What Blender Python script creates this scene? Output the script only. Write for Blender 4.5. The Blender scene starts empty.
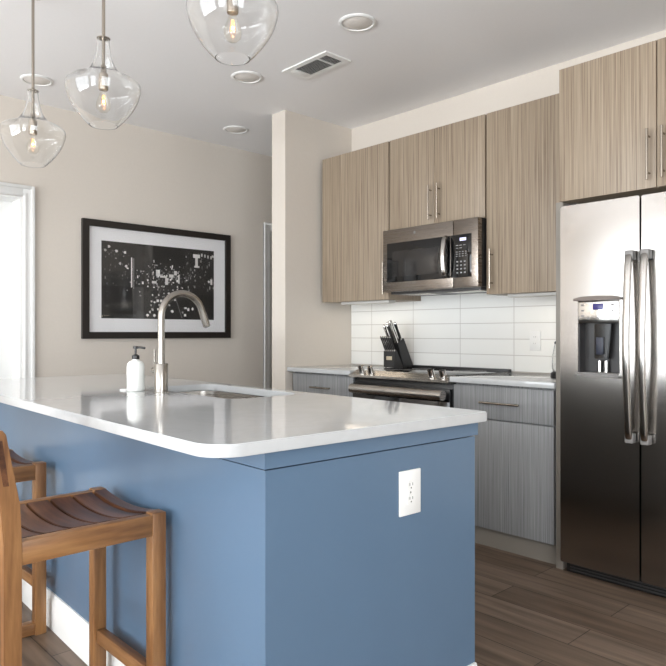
import bpy, bmesh, math, random
from mathutils import Vector, Matrix
import numpy as np
random.seed(7)
sc = bpy.context.scene
COL = sc.collection

# ------------------------------------------------------------------ camera, world, light, exposure
CAM_H = 1.16
cam_d = bpy.data.cameras.new('camera')
cam_d.sensor_width = 36.0
cam_d.lens = 668.0 / 666.0 * 36.0
cam_d.clip_start = 0.05
cam = bpy.data.objects.new('camera', cam_d)
cam.location = (0, 0, CAM_H)
cam.rotation_euler = (math.radians(90), 0, math.radians(90 - 43.1))
COL.objects.link(cam)
sc.camera = cam

sc.view_settings.view_transform = 'Standard'
sc.view_settings.look = 'None'
sc.view_settings.gamma = 1.0
sc.view_settings.use_curve_mapping = False
sc.view_settings.exposure = 0.6
try:
    sc.cycles.caustics_reflective = False
    sc.cycles.caustics_refractive = False
except Exception:
    pass

world = bpy.data.worlds.new('world')
sc.world = world
world.use_nodes = True
bg = world.node_tree.nodes['Background']
bg.inputs[0].default_value = (0.80, 0.90, 1.0, 1)
bg.inputs[1].default_value = 1.0


def area(name, loc, rot, sx, sy, power, color):
    l = bpy.data.lights.new(name, 'AREA')
    l.shape = 'RECTANGLE'
    l.size = sx
    l.size_y = sy
    l.energy = power
    l.color = color
    o = bpy.data.objects.new(name, l)
    o.location = loc
    o.rotation_euler = rot
    COL.objects.link(o)
    return o


FRONT_Y = -3.3      # window wall behind the camera
RIGHT_X = 2.5
# daylight standing just outside the windows of the room
area('daylight_front', (-2.6, FRONT_Y - 0.30, 1.40), (math.radians(90), 0, math.radians(0)), 3.6, 2.2, 122, (0.93, 0.97, 1.0))
area('daylight_front_right', (0.9, FRONT_Y - 0.30, 1.40), (math.radians(90), 0, 0), 2.0, 2.2, 62, (0.93, 0.97, 1.0))
# added fill lamps outside the windows, aimed up to brighten the ceiling
area('ceiling_fill_front', (-2.6, FRONT_Y - 0.95, 0.15), (math.radians(132), 0, 0), 3.6, 1.1, 240, (0.96, 0.98, 1.0))
area('ceiling_fill_front_right', (0.9, FRONT_Y - 0.95, 0.15), (math.radians(132), 0, 0), 2.0, 1.1, 120, (0.96, 0.98, 1.0))
area('daylight_right', (RIGHT_X + 0.30, -0.6, 1.45), (math.radians(90), 0, math.radians(90)), 2.6, 2.0, 105, (0.93, 0.97, 1.0))


sun_d = bpy.data.lights.new('sun', 'SUN')
sun_d.energy = 11.0
sun_d.angle = math.radians(0.6)
sun_d.color = (1.0, 0.96, 0.91)
sun = bpy.data.objects.new('sun', sun_d)
sun.rotation_euler = Vector((0.10, 0.57, -0.82)).to_track_quat('-Z', 'Y').to_euler()
COL.objects.link(sun)


# ------------------------------------------------------------------ materials
def new_mat(name):
    m = bpy.data.materials.new(name)
    m.use_nodes = True
    nt = m.node_tree
    return m, nt, nt.nodes['Principled BSDF']


def srgb(r, g, b):
    def f(c):
        c /= 255.0
        return c / 12.92 if c <= 0.04045 else ((c + 0.055) / 1.055) ** 2.4
    return (f(r), f(g), f(b), 1)


def plain(name, rgb, rough=0.5, metal=0.0, noise=0.0, nscale=8.0, spec=0.5, bump=0.0):
    m, nt, p = new_mat(name)
    p.inputs['Roughness'].default_value = rough
    p.inputs['Metallic'].default_value = metal
    p.inputs['Specular IOR Level'].default_value = spec
    c = srgb(*rgb)
    p.inputs['Base Color'].default_value = c
    tc = nt.nodes.new('ShaderNodeTexCoord')
    nz = nt.nodes.new('ShaderNodeTexNoise')
    nz.inputs['Scale'].default_value = nscale
    nz.inputs['Detail'].default_value = 4
    nt.links.new(tc.outputs['Object'], nz.inputs['Vector'])
    if noise > 0:
        rp = nt.nodes.new('ShaderNodeValToRGB')
        rp.color_ramp.elements[0].position = 0.3
        rp.color_ramp.elements[1].position = 0.7
        rp.color_ramp.elements[0].color = tuple(x * (1 - noise) for x in c[:3]) + (1,)
        rp.color_ramp.elements[1].color = tuple(min(1, x * (1 + noise)) for x in c[:3]) + (1,)
        nt.links.new(nz.outputs['Fac'], rp.inputs['Fac'])
        nt.links.new(rp.outputs['Color'], p.inputs['Base Color'])
    if bump > 0:
        b = nt.nodes.new('ShaderNodeBump')
        b.inputs['Strength'].default_value = bump
        b.inputs['Distance'].default_value = 0.002
        nt.links.new(nz.outputs['Fac'], b.inputs['Height'])
        nt.links.new(b.outputs['Normal'], p.inputs['Normal'])
    return m


def grain(name, cols, scale, rough=0.45, detail=5.0, mixs=None, spec=0.4, contrast=(0.32, 0.68)):
    """streaky grain: noise stretched along one axis (scale per axis)"""
    m, nt, p = new_mat(name)
    p.inputs['Roughness'].default_value = rough
    p.inputs['Specular IOR Level'].default_value = spec
    tc = nt.nodes.new('ShaderNodeTexCoord')
    mp = nt.nodes.new('ShaderNodeMapping')
    mp.inputs['Scale'].default_value = scale
    nz = nt.nodes.new('ShaderNodeTexNoise')
    nz.inputs['Scale'].default_value = 1.0
    nz.inputs['Detail'].default_value = detail
    nz.inputs['Roughness'].default_value = 0.62
    nt.links.new(tc.outputs['Object'], mp.inputs['Vector'])
    nt.links.new(mp.outputs['Vector'], nz.inputs['Vector'])
    rp = nt.nodes.new('ShaderNodeValToRGB')
    e = rp.color_ramp.elements
    n = len(cols)
    while len(e) < n:
        e.new(0.5)
    for i, c in enumerate(cols):
        e[i].position = contrast[0] + (contrast[1] - contrast[0]) * i / (n - 1)
        e[i].color = srgb(*c)
    nt.links.new(nz.outputs['Fac'], rp.inputs['Fac'])
    nt.links.new(rp.outputs['Color'], p.inputs['Base Color'])
    return m


def emissive(name, rgb, strength):
    m, nt, p = new_mat(name)
    p.inputs['Base Color'].default_value = srgb(*rgb)
    p.inputs['Emission Color'].default_value = srgb(*rgb)
    p.inputs['Emission Strength'].default_value = strength
    return m


def brushed(name, rgb, rough=0.26, axis=(3, 3, 260), amp=0.08):
    m, nt, p = new_mat(name)
    p.inputs['Base Color'].default_value = srgb(*rgb)
    p.inputs['Metallic'].default_value = 1.0
    tc = nt.nodes.new('ShaderNodeTexCoord')
    mp = nt.nodes.new('ShaderNodeMapping')
    mp.inputs['Scale'].default_value = axis
    nz = nt.nodes.new('ShaderNodeTexNoise')
    nz.inputs['Scale'].default_value = 1.0
    nz.inputs['Detail'].default_value = 3.0
    mr = nt.nodes.new('ShaderNodeMapRange')
    mr.inputs['To Min'].default_value = rough - amp
    mr.inputs['To Max'].default_value = rough + amp
    nt.links.new(tc.outputs['Object'], mp.inputs['Vector'])
    nt.links.new(mp.outputs['Vector'], nz.inputs['Vector'])
    nt.links.new(nz.outputs['Fac'], mr.inputs['Value'])
    nt.links.new(mr.outputs['Result'], p.inputs['Roughness'])
    return m


def thin_glass(name, tint=(1, 1, 1, 1), boost=1.0):
    """clear pane: fresnel mix of see-through and mirror"""
    m = bpy.data.materials.new(name)
    m.use_nodes = True
    nt = m.node_tree
    nt.nodes.clear()
    out = nt.nodes.new('ShaderNodeOutputMaterial')
    tr = nt.nodes.new('ShaderNodeBsdfTransparent')
    tr.inputs['Color'].default_value = tint
    gl = nt.nodes.new('ShaderNodeBsdfGlossy')
    gl.inputs['Roughness'].default_value = 0.01
    fr = nt.nodes.new('ShaderNodeLayerWeight')      # two-sided Schlick curve: 0.06 + 0.94 * facing^5
    pw_ = nt.nodes.new('ShaderNodeMath')
    pw_.operation = 'POWER'
    pw_.inputs[1].default_value = 5.0
    mu = nt.nodes.new('ShaderNodeMath')
    mu.operation = 'MULTIPLY_ADD'
    mu.inputs[1].default_value = 0.94 * boost
    mu.inputs[2].default_value = 0.06 * boost
    mx = nt.nodes.new('ShaderNodeMixShader')
    nt.links.new(fr.outputs['Facing'], pw_.inputs[0])
    nt.links.new(pw_.outputs[0], mu.inputs[0])
    nt.links.new(mu.outputs[0], mx.inputs['Fac'])
    nt.links.new(tr.outputs[0], mx.inputs[1])
    nt.links.new(gl.outputs[0], mx.inputs[2])
    nt.links.new(mx.outputs[0], out.inputs['Surface'])
    return m


def floor_mat():
    m, nt, p = new_mat('plank_floor')
    p.inputs['Roughness'].default_value = 0.42
    p.inputs['Specular IOR Level'].default_value = 0.35
    tc = nt.nodes.new('ShaderNodeTexCoord')
    br = nt.nodes.new('ShaderNodeTexBrick')
    br.offset = 0.37
    br.inputs['Scale'].default_value = 1.0
    br.inputs['Brick Width'].default_value = 1.22
    br.inputs['Row Height'].default_value = 0.18
    br.inputs['Mortar Size'].default_value = 0.0022
    br.inputs['Mortar Smooth'].default_value = 0.2
    br.inputs['Bias'].default_value = 0.0
    br.inputs['Color1'].default_value = srgb(132, 116, 102)
    br.inputs['Color2'].default_value = srgb(110, 93, 79)
    br.inputs['Mortar'].default_value = srgb(62, 50, 42)
    nt.links.new(tc.outputs['Object'], br.inputs['Vector'])
    mp = nt.nodes.new('ShaderNodeMapping')
    mp.inputs['Scale'].default_value = (1.6, 26, 1)
    nz = nt.nodes.new('ShaderNodeTexNoise')
    nz.inputs['Scale'].default_value = 1.0
    nz.inputs['Detail'].default_value = 6
    nz.inputs['Distortion'].default_value = 0.6
    nt.links.new(tc.outputs['Object'], mp.inputs['Vector'])
    nt.links.new(mp.outputs['Vector'], nz.inputs['Vector'])
    rp = nt.nodes.new('ShaderNodeValToRGB')
    rp.color_ramp.elements[0].position = 0.3
    rp.color_ramp.elements[1].position = 0.72
    rp.color_ramp.elements[0].color = (0.52, 0.49, 0.46, 1)
    rp.color_ramp.elements[1].color = (1.12, 1.08, 1.04, 1)
    nt.links.new(nz.outputs['Fac'], rp.inputs['Fac'])
    mx = nt.nodes.new('ShaderNodeMixRGB')
    mx.blend_type = 'MULTIPLY'
    mx.inputs['Fac'].default_value = 1.0
    nt.links.new(br.outputs['Color'], mx.inputs['Color1'])
    nt.links.new(rp.outputs['Color'], mx.inputs['Color2'])
    nt.links.new(mx.outputs['Color'], p.inputs['Base Color'])
    return m


def tile_mat():
    """stacked 0.41 x 0.1016 m glossy tiles, on the X/Z plane"""
    m, nt, p = new_mat('white_tile')
    p.inputs['Roughness'].default_value = 0.12
    tc = nt.nodes.new('ShaderNodeTexCoord')
    sep = nt.nodes.new('ShaderNodeSeparateXYZ')
    cmb = nt.nodes.new('ShaderNodeCombineXYZ')
    nt.links.new(tc.outputs['Object'], sep.inputs[0])
    nt.links.new(sep.outputs['X'], cmb.inputs['X'])
    nt.links.new(sep.outputs['Z'], cmb.inputs['Y'])
    br = nt.nodes.new('ShaderNodeTexBrick')
    br.offset = 0.0
    br.inputs['Scale'].default_value = 1.0
    br.inputs['Brick Width'].default_value = 0.41
    br.inputs['Row Height'].default_value = 0.1016
    br.inputs['Mortar Size'].default_value = 0.0024
    br.inputs['Mortar Smooth'].default_value = 0.1
    br.inputs['Color1'].default_value = srgb(240, 240, 236)
    br.inputs['Color2'].default_value = srgb(236, 236, 233)
    br.inputs['Mortar'].default_value = srgb(200, 197, 192)
    nt.links.new(cmb.outputs[0], br.inputs['Vector'])
    nt.links.new(br.outputs['Color'], p.inputs['Base Color'])
    b = nt.nodes.new('ShaderNodeBump')
    b.inputs['Strength'].default_value = 0.5
    b.inputs['Distance'].default_value = 0.001
    b.invert = True
    nt.links.new(br.outputs['Fac'], b.inputs['Height'])
    nt.links.new(b.outputs['Normal'], p.inputs['Normal'])
    return m


def quartz_mat():
    m, nt, p = new_mat('white_quartz')
    p.inputs['Roughness'].default_value = 0.07
    p.inputs['Specular IOR Level'].default_value = 0.8
    tc = nt.nodes.new('ShaderNodeTexCoord')
    nz = nt.nodes.new('ShaderNodeTexNoise')
    nz.inputs['Scale'].default_value = 5.0
    nz.inputs['Detail'].default_value = 8
    nz.inputs['Distortion'].default_value = 1.2
    nt.links.new(tc.outputs['Object'], nz.inputs['Vector'])
    rp = nt.nodes.new('ShaderNodeValToRGB')
    e = rp.color_ramp.elements
    e[0].position = 0.40
    e[0].color = srgb(193, 195, 196)
    e[1].position = 0.52
    e[1].color = srgb(194, 196, 197)
    k = e.new(0.47)
    k.color = srgb(191, 193, 194)
    nt.links.new(nz.outputs['Fac'], rp.inputs['Fac'])
    nt.links.new(rp.outputs['Color'], p.inputs['Base Color'])
    return m


M = dict(
    wall=plain('greige_wall_paint', (213, 205, 195), 0.85, noise=0.01, bump=0.03, nscale=60),
    ceiling=plain('ceiling_paint', (241, 240, 240), 0.9, noise=0.008, bump=0.02, nscale=60),
    trim=plain('white_trim_paint', (232, 232, 230), 0.4, noise=0.006),
    floor=floor_mat(),
    tile=tile_mat(),
    quartz=quartz_mat(),
    laminate=grain('tan_laminate', [(98, 84, 70), (141, 125, 107), (153, 138, 119), (172, 157, 138)], (190, 190, 1.8), 0.45, contrast=(0.30, 0.70)),
    laminate_cool_lit=grain('cool_lit_laminate', [(96, 97, 99), (134, 135, 136), (146, 147, 148), (164, 165, 165)], (190, 190, 1.8), 0.45, contrast=(0.30, 0.70)),  # cool daylight on the base cabinets, put into the laminate colour
    carcass=plain('cabinet_carcass', (120, 108, 94), 0.6, noise=0.03),
    gable=plain('grey_gable_laminate', (136, 130, 122), 0.5, noise=0.02),
    blue=plain('blue_paint', (92, 115, 139), 0.22, noise=0.012, nscale=5),
    steel=brushed('brushed_steel', (186, 181, 175), 0.27, axis=(3, 3, 620), amp=0.05),
    fridge_steel=brushed('fridge_steel', (164, 160, 156), 0.18, axis=(2, 2, 620), amp=0.04),
    dark_steel=brushed('smoky_steel', (138, 130, 122), 0.27, axis=(3, 3, 620), amp=0.05),
    chrome=brushed('polished_steel', (210, 208, 205), 0.12, axis=(40, 40, 40), amp=0.03),
    handle_steel=brushed('handle_steel', (172, 169, 165), 0.16, axis=(25, 25, 1.0), amp=0.015),
    nickel=brushed('satin_nickel', (152, 148, 142), 0.24, axis=(300, 300, 3), amp=0.04),
    black=plain('black_plastic', (24, 24, 25), 0.35, noise=0.05),
    blackgloss=plain('black_glass', (10, 10, 11), 0.06, noise=0.02),
    window_glass=plain('oven_window_glass', (38, 36, 35), 0.10, noise=0.02),
    darkgrey=plain('dark_grey_plastic', (58, 57, 57), 0.4, noise=0.03),
    midgrey=plain('mid_grey_plastic', (135, 133, 131), 0.4, noise=0.03),
    white=plain('white_plastic', (238, 238, 236), 0.35, noise=0.005),
    lens=plain('frosted_lens', (222, 217, 211), 0.5, noise=0.01),
    dark=plain('dark_void', (18, 18, 18), 0.8, noise=0.02),
    teak=grain('honey_teak', [(100, 66, 40), (134, 94, 58), (158, 116, 74)], (26, 26, 2.5), 0.38),
    teak_y=grain('honey_teak_rail', [(100, 66, 40), (134, 94, 58), (158, 116, 74)], (26, 2.5, 26), 0.38),
    teak_x=grain('honey_teak_crossbar', [(94, 62, 38), (126, 88, 55), (148, 108, 70)], (2.5, 26, 26), 0.38),
    teak_dark=grain('dark_teak', [(54, 32, 20), (90, 56, 36), (116, 77, 51)], (3, 30, 30), 0.32),
    frame_black=plain('black_frame', (34, 29, 26), 0.4, noise=0.05),
    mat_board=plain('white_mat_board', (240, 239, 240), 0.8, noise=0.004),
    pane=thin_glass('picture_glass', boost=0.5),
    window_pane=thin_glass('window_glass'),
    bulb_glass=thin_glass('bulb_glass', tint=(1, 0.985, 0.95, 1)),
    filament=emissive('filament', (255, 165, 75), 5.0),
    display=emissive('lit_display', (205, 205, 240), 0.5),
    blade=plain('block_wood_black', (40, 39, 39), 0.45, noise=0.06),
    soap=plain('white_ceramic', (236, 238, 234), 0.3, noise=0.006),
    vent_grey=plain('vent_grey', (196, 194, 190), 0.5, noise=0.01),
    satin=brushed('satin_pull', (168, 159, 148), 0.26, axis=(300, 300, 3), amp=0.04),
    keycap=plain('keypad_print', (150, 150, 150), 0.5, noise=0.02),
    under_light=plain('diffuser', (206, 200, 190), 0.5, noise=0.01),
)
gm, gnt, gp = new_mat('clear_blown_glass')
gp.inputs['Transmission Weight'].default_value = 1.0
gp.inputs['Roughness'].default_value = 0.0
gp.inputs['IOR'].default_value = 1.45
gp.inputs['Base Color'].default_value = (0.985, 0.99, 0.99, 1)
M['glass'] = gm


# ------------------------------------------------------------------ mesh helpers
def merge(dst, src, mtx=None):
    me = bpy.data.meshes.new('tmp')
    if mtx is not None:
        bmesh.ops.transform(src, matrix=mtx, verts=src.verts)
    src.to_mesh(me)
    src.free()
    dst.from_mesh(me)
    bpy.data.meshes.remove(me)


def B():
    return bmesh.new()


def box(bm, x0, x1, y0, y1, z0, z1, bev=0.0, seg=2, mtx=None):
    t = bmesh.new()
    bmesh.ops.create_cube(t, size=1.0)
    for v in t.verts:
        v.co = Vector(((x0 + x1) / 2 + v.co.x * (x1 - x0), (y0 + y1) / 2 + v.co.y * (y1 - y0), (z0 + z1) / 2 + v.co.z * (z1 - z0)))
    if bev > 0:
        bmesh.ops.bevel(t, geom=t.edges[:], offset=bev, segments=seg, affect='EDGES', profile=0.5)
    merge(bm, t, mtx)
    return bm


def cyl(bm, p0, p1, r0, r1=None, seg=24):
    p0 = Vector(p0)
    p1 = Vector(p1)
    r1 = r0 if r1 is None else r1
    d = p1 - p0
    t = bmesh.new()
    bmesh.ops.create_cone(t, cap_ends=True, segments=seg, radius1=r0, radius2=r1, depth=d.length)
    q = Vector((0, 0, 1)).rotation_difference(d.normalized())
    merge(bm, t, Matrix.Translation((p0 + p1) / 2) @ q.to_matrix().to_4x4())
    return bm


def tube(bm, pts, r, seg=16, radii=None, flat=1.0):
    """swept round (or flattened) tube through points"""
    pts = [Vector(p) for p in pts]
    t = bmesh.new()
    rings = []
    up = None
    for i, p in enumerate(pts):
        a = pts[max(0, i - 1)]
        b = pts[min(len(pts) - 1, i + 1)]
        d = (b - a).normalized()
        if up is None:
            up = d.orthogonal().normalized()
        up = (up - d * up.dot(d)).normalized()
        w = d.cross(up)
        rr = radii[i] if radii else r
        ring = [t.verts.new(p + (up * math.cos(2 * math.pi * k / seg) + w * math.sin(2 * math.pi * k / seg) * flat) * rr) for k in range(seg)]
        rings.append(ring)
    for a, b in zip(rings, rings[1:]):
        for k in range(seg):
            t.faces.new((a[k], a[(k + 1) % seg], b[(k + 1) % seg], b[k]))
    t.faces.new(list(reversed(rings[0])))
    t.faces.new(rings[-1])
    merge(bm, t)
    return bm


def lathe(bm, prof, seg=48, c=(0, 0, 0), closed=False):
    t = bmesh.new()
    rings = []
    for r, z in prof:
        if r < 1e-5:
            rings.append([t.verts.new((c[0], c[1], c[2] + z))])
        else:
            rings.append([t.verts.new((c[0] + r * math.cos(2 * math.pi * k / seg), c[1] + r * math.sin(2 * math.pi * k / seg), c[2] + z)) for k in range(seg)])
    pairs = list(zip(rings, rings[1:]))
    if closed:
        pairs.append((rings[-1], rings[0]))
    for a, b in pairs:
        for k in range(seg):
            k2 = (k + 1) % seg
            if len(a) == 1 and len(b) == 1:
                continue
            if len(a) == 1:
                t.faces.new((a[0], b[k2], b[k]))
            elif len(b) == 1:
                t.faces.new((a[k], a[k2], b[0]))
            else:
                t.faces.new((a[k], a[k2], b[k2], b[k]))
    bmesh.ops.recalc_face_normals(t, faces=t.faces)
    merge(bm, t)
    return bm


def rrect(x0, x1, y0, y1, r, n=8):
    rs = r if isinstance(r, (list, tuple)) else [r] * 4
    out = []
    for (cx, cy, a0), rr in zip((((x1, y1, 0)), (x0, y1, 90), (x0, y0, 180), (x1, y0, 270)), rs):
        sx = -1 if cx == x1 else 1
        sy = -1 if cy == y1 else 1
        ox, oy = cx + sx * rr, cy + sy * rr
        if rr < 1e-6:
            out.append((cx, cy))
            continue
        for k in range(n + 1):
            a = math.radians(a0 + 90 * k / n)
            out.append((ox + rr * math.cos(a), oy + rr * math.sin(a)))
    return out


def prism(bm, poly, z0, z1, hole=None, mtx=None, bev=0.0):
    """extruded 2D polygon (x, y), with one optional hole"""
    t = bmesh.new()
    loops = [poly] + ([hole] if hole else [])
    edges = []
    for lp in loops:
        vs = [t.verts.new((x, y, z0)) for x, y in lp]
        for i in range(len(vs)):
            edges.append(t.edges.new((vs[i], vs[(i + 1) % len(vs)])))
    if hole:
        bmesh.ops.triangle_fill(t, edges=edges, use_beauty=True)
    else:
        t.faces.new(list(t.verts))
    r = bmesh.ops.extrude_face_region(t, geom=t.faces[:])
    for v in [g for g in r['geom'] if isinstance(g, bmesh.types.BMVert)]:
        v.co.z = z1
    bmesh.ops.recalc_face_normals(t, faces=t.faces)
    if bev > 0:
        es = [e for e in t.edges if len(e.link_faces) == 2 and e.calc_face_angle(0) > 1.0]
        bmesh.ops.bevel(t, geom=es, offset=bev, segments=2, affect='EDGES')
    merge(bm, t, mtx)
    return bm


YZ = Matrix(((0, 0, 1, 0), (1, 0, 0, 0), (0, 1, 0, 0), (0, 0, 0, 1)))    # (x,y,z)->(z,x,y): polygon in Y/Z, extruded along X
XZ = Matrix(((1, 0, 0, 0), (0, 0, -1, 0), (0, 1, 0, 0), (0, 0, 0, 1)))   # polygon in X/Z, extruded along -Y


def mk(name, bm, mat, parent=None, smooth=True, angle=40):
    me = bpy.data.meshes.new(name)
    bmesh.ops.recalc_face_normals(bm, faces=bm.faces)
    if smooth:
        for f in bm.faces:
            f.smooth = True
        lim = math.radians(angle)
        for e in bm.edges:
            if len(e.link_faces) != 2 or e.calc_face_angle(0) > lim:
                e.smooth = False
    bm.to_mesh(me)
    bm.free()
    me.materials.append(M[mat] if isinstance(mat, str) else mat)
    o = bpy.data.objects.new(name, me)
    COL.objects.link(o)
    if parent is not None:
        o.parent = parent
    return o


def thing(name, label, cat, loc=(0, 0, 0), rz=0.0, group=None):
    o = bpy.data.objects.new(name, None)
    o.empty_display_size = 0.05
    o.location = loc
    o.rotation_euler = (0, 0, rz)
    COL.objects.link(o)
    return tag(o, label, cat, group)


def tag(o, label, cat, group=None):
    o['label'] = label
    o['category'] = cat
    if group:
        o['group'] = group
    return o


def struct(name, bm, mat, parent=None, smooth=True):
    o = mk(name, bm, mat, parent, smooth)
    if parent is None:
        o['kind'] = 'structure'
    return o


def dup(root, loc, rz=None, label=None, group=None):
    def cp(o, par):
        c = o.copy()
        COL.objects.link(c)
        if par is not None:
            c.parent = par
        for ch in o.children:
            cp(ch, c)
        return c
    r = cp(root, None)
    r.location = loc
    if rz is not None:
        r.rotation_euler = (0, 0, rz)
    if label:
        r['label'] = label
    if group:
        r['group'] = group
    return r


# ------------------------------------------------------------------ setting
LX = -4.82          # picture wall
BY = 3.70           # cabinet wall
CZ = 2.765          # ceiling
WT = 0.18
HALL_END = 5.6

b = B(); box(b, LX - 1.2, RIGHT_X + 0.2, FRONT_Y - 0.2, HALL_END + 0.15, -0.1, 0)
struct('floor', b, 'floor')
b = B(); box(b, LX - 0.4, RIGHT_X + 0.2, FRONT_Y - 0.2, HALL_END + 0.15, CZ, CZ + 0.12)
struct('ceiling', b, 'ceiling')

# wall_left with two door openings
D1 = (0.62, 1.583, 2.10)     # y0, y1, head
D2 = (3.72, 4.55, 2.085)
b = B()
x0, x1 = LX - WT, LX
box(b, x0, x1, FRONT_Y, D1[0], 0, CZ)
box(b, x0, x1, D1[0], D1[1], D1[2], CZ)
box(b, x0, x1, D1[1], D2[0], 0, CZ)
box(b, x0, x1, D2[0], D2[1], D2[2], CZ)
box(b, x0, x1, D2[1], HALL_END, 0, CZ)
bmesh.ops.remove_doubles(b, verts=b.verts, dist=1e-5)
struct('wall_left', b, 'wall', smooth=False)
b = B(); box(b, -3.74, RIGHT_X, BY, BY + 0.12, 0, CZ)
struct('wall_back', b, 'wall')
b = B(); box(b, -3.895, -3.74, 3.03, HALL_END, 0, CZ)
struct('wall_hallway', b, 'wall')
b = B(); box(b, LX, -3.895, HALL_END, HALL_END + 0.12, 0, CZ)
struct('wall_hallway_end', b, 'wall')


def wall_with_windows(name, along, fixed0, fixed1, a0, a1, wins):
    """wall in X (along='x') or Y with window openings (lo, hi, sill, head)"""
    b = B()
    def seg(lo, hi, z0, z1):
        if along == 'x':
            box(b, lo, hi, fixed0, fixed1, z0, z1)
        else:
            box(b, fixed0, fixed1, lo, hi, z0, z1)
    cur = a0
    for lo, hi, s, h in wins:
        seg(cur, lo, 0, CZ)
        seg(lo, hi, 0, s)
        seg(lo, hi, h, CZ)
        cur = hi
    seg(cur, a1, 0, CZ)
    struct(name, b, 'wall', smooth=False)


W = [(-4.4, -0.8, 0.30, 2.50), (-0.1, 1.9, 0.30, 2.50)]
WR = [(-1.9, 0.7, 0.45, 2.45)]
wall_with_windows('wall_front', 'x', FRONT_Y - 0.15, FRONT_Y, LX - WT, RIGHT_X + 0.15, W)
wall_with_windows('wall_right', 'y', RIGHT_X, RIGHT_X + 0.15, FRONT_Y, BY + 0.12, WR)


def window(n, along, fix, lo, hi, s, h, parts):
    f = B()
    t = 0.05
    def bar(l0, l1, z0, z1):
        if along == 'x':
            box(f, l0, l1, fix - 0.05, fix, z0, z1)
        else:
            box(f, fix, fix + 0.05, l0, l1, z0, z1)
    bar(lo, hi, s, s + t)
    bar(lo, hi, h - t, h)
    for k in range(parts + 1):
        c = lo + (hi - lo) * k / parts
        c = min(max(c, lo + t / 2), hi - t / 2)
        bar(c - t / 2, c + t / 2, s + t, h - t)
    w = struct('window_%d' % n, f, 'trim')
    p = B()
    if along == 'x':
        box(p, lo + t, hi - t, fix - 0.028, fix - 0.022, s + t, h - t)
    else:
        box(p, fix + 0.022, fix + 0.028, lo + t, hi - t, s + t, h - t)
    mk('window_pane', p, 'window_pane', w)


window(1, 'x', FRONT_Y - 0.04, *W[0], 3)
window(2, 'x', FRONT_Y - 0.04, *W[1], 2)
window(3, 'y', RIGHT_X + 0.04, *WR[0], 2)

# backsplash tile field (tile origin at a joint crossing)
b = B(); box(b, -3.735 + 2.284, -1.66 + 2.284, 3.692 - BY, -0.0005, 0.0, 0.52)
bs = struct('wall_backsplash', b, 'tile')
bs.location = (-2.284, BY, 0.9184)

# door_1: cased opening with a recessed white door at the left
def casing_profile_box(b, y0, y1, z0, z1):
    box(b, LX, LX + 0.012, y0, y1, z0, z1, 0.002)


b = B()
cw = 0.075
# stepped casing: flat board plus a raised outer back band
for (o, i, th) in ((cw, 0.0, 0.012), (cw, cw - 0.022, 0.024), (0.022, 0.006, 0.018)):
    box(b, LX, LX + th, D1[1] + i, D1[1] + o, 0, D1[2] + o, 0.002)
    box(b, LX, LX + th, D1[0] - o, D1[0] - i, 0, D1[2] + o, 0.002)
    box(b, LX, LX + th, D1[0] - i, D1[1] + i, D1[2] + i, D1[2] + o, 0.002)
# jamb lining
box(b, LX - WT, LX - 0.001, D1[1] - 0.015, D1[1] - 0.0005, 0, D1[2] - 0.001)
box(b, LX - WT, LX - 0.001, D1[0] + 0.0005, D1[0] + 0.015, 0, D1[2] - 0.001)
box(b, LX - WT, LX - 0.001, D1[0] + 0.015, D1[1] - 0.015, D1[2] - 0.015, D1[2] - 0.001)
d1 = struct('door_1', b, 'trim')
b = B(); box(b, LX - WT - 0.04, LX - WT - 0.001, D1[0] - 0.03, D1[1] + 0.03, 0.005, D1[2] + 0.03)
mk('door_panel', b, 'trim', d1)

# door_2: hallway door beyond the picture
b = B()
for (o, i, th) in ((0.07, 0.0, 0.012), (0.07, 0.05, 0.022)):
    box(b, LX, LX + th, D2[0] - o, D2[0] - i, 0, D2[2] + o, 0.002)
    box(b, LX, LX + th, D2[1] + i, D2[1] + o, 0, D2[2] + o, 0.002)
    box(b, LX, LX + th, D2[0] - i, D2[1] + i, D2[2] + i, D2[2] + o, 0.002)
box(b, LX - WT, LX - 0.001, D2[0] + 0.0005, D2[0] + 0.018, 0, D2[2] - 0.001)
box(b, LX - WT, LX - 0.001, D2[1] - 0.018, D2[1] - 0.0005, 0, D2[2] - 0.001)
box(b, LX - WT, LX - 0.001, D2[0] + 0.018, D2[1] - 0.018, D2[2] - 0.018, D2[2] - 0.001)
d2 = struct('door_2', b, 'trim')
b = B(); box(b, LX - 0.065, LX - 0.03, D2[0] + 0.022, D2[1] - 0.022, 0.01, D2[2] - 0.022, 0.002)
mk('door_panel', b, 'trim', d2)
for z in (1.84, 1.13, 0.25):
    h = B(); cyl(h, (LX - 0.022, D2[0] + 0.026, z - 0.045), (LX - 0.022, D2[0] + 0.026, z + 0.045), 0.007)
    mk('hinge', h, 'nickel', d2)


def baseboard(name, segs):
    b = B()
    for (x0, x1, y0, y1) in segs:
        box(b, x0, x1, y0, y1, 0, 0.12, 0.003)
    struct(name, b, 'trim')


baseboard('baseboard_left', [(LX, LX + 0.014, FRONT_Y, D1[0] - cw), (LX, LX + 0.014, D1[1] + cw, D2[0] - 0.07), (LX, LX + 0.014, D2[1] + 0.07, HALL_END)])
baseboard('baseboard_hallway', [(-3.909, -3.895, 3.03, HALL_END), (-3.895, -3.74, 3.016, 3.03)])
baseboard('baseboard_right', [(RIGHT_X - 0.014, RIGHT_X, FRONT_Y, BY)])
baseboard('baseboard_front', [(LX, RIGHT_X, FRONT_Y, FRONT_Y + 0.014)])
baseboard('baseboard_back', [(-0.60, RIGHT_X, BY - 0.014, BY)])

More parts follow.
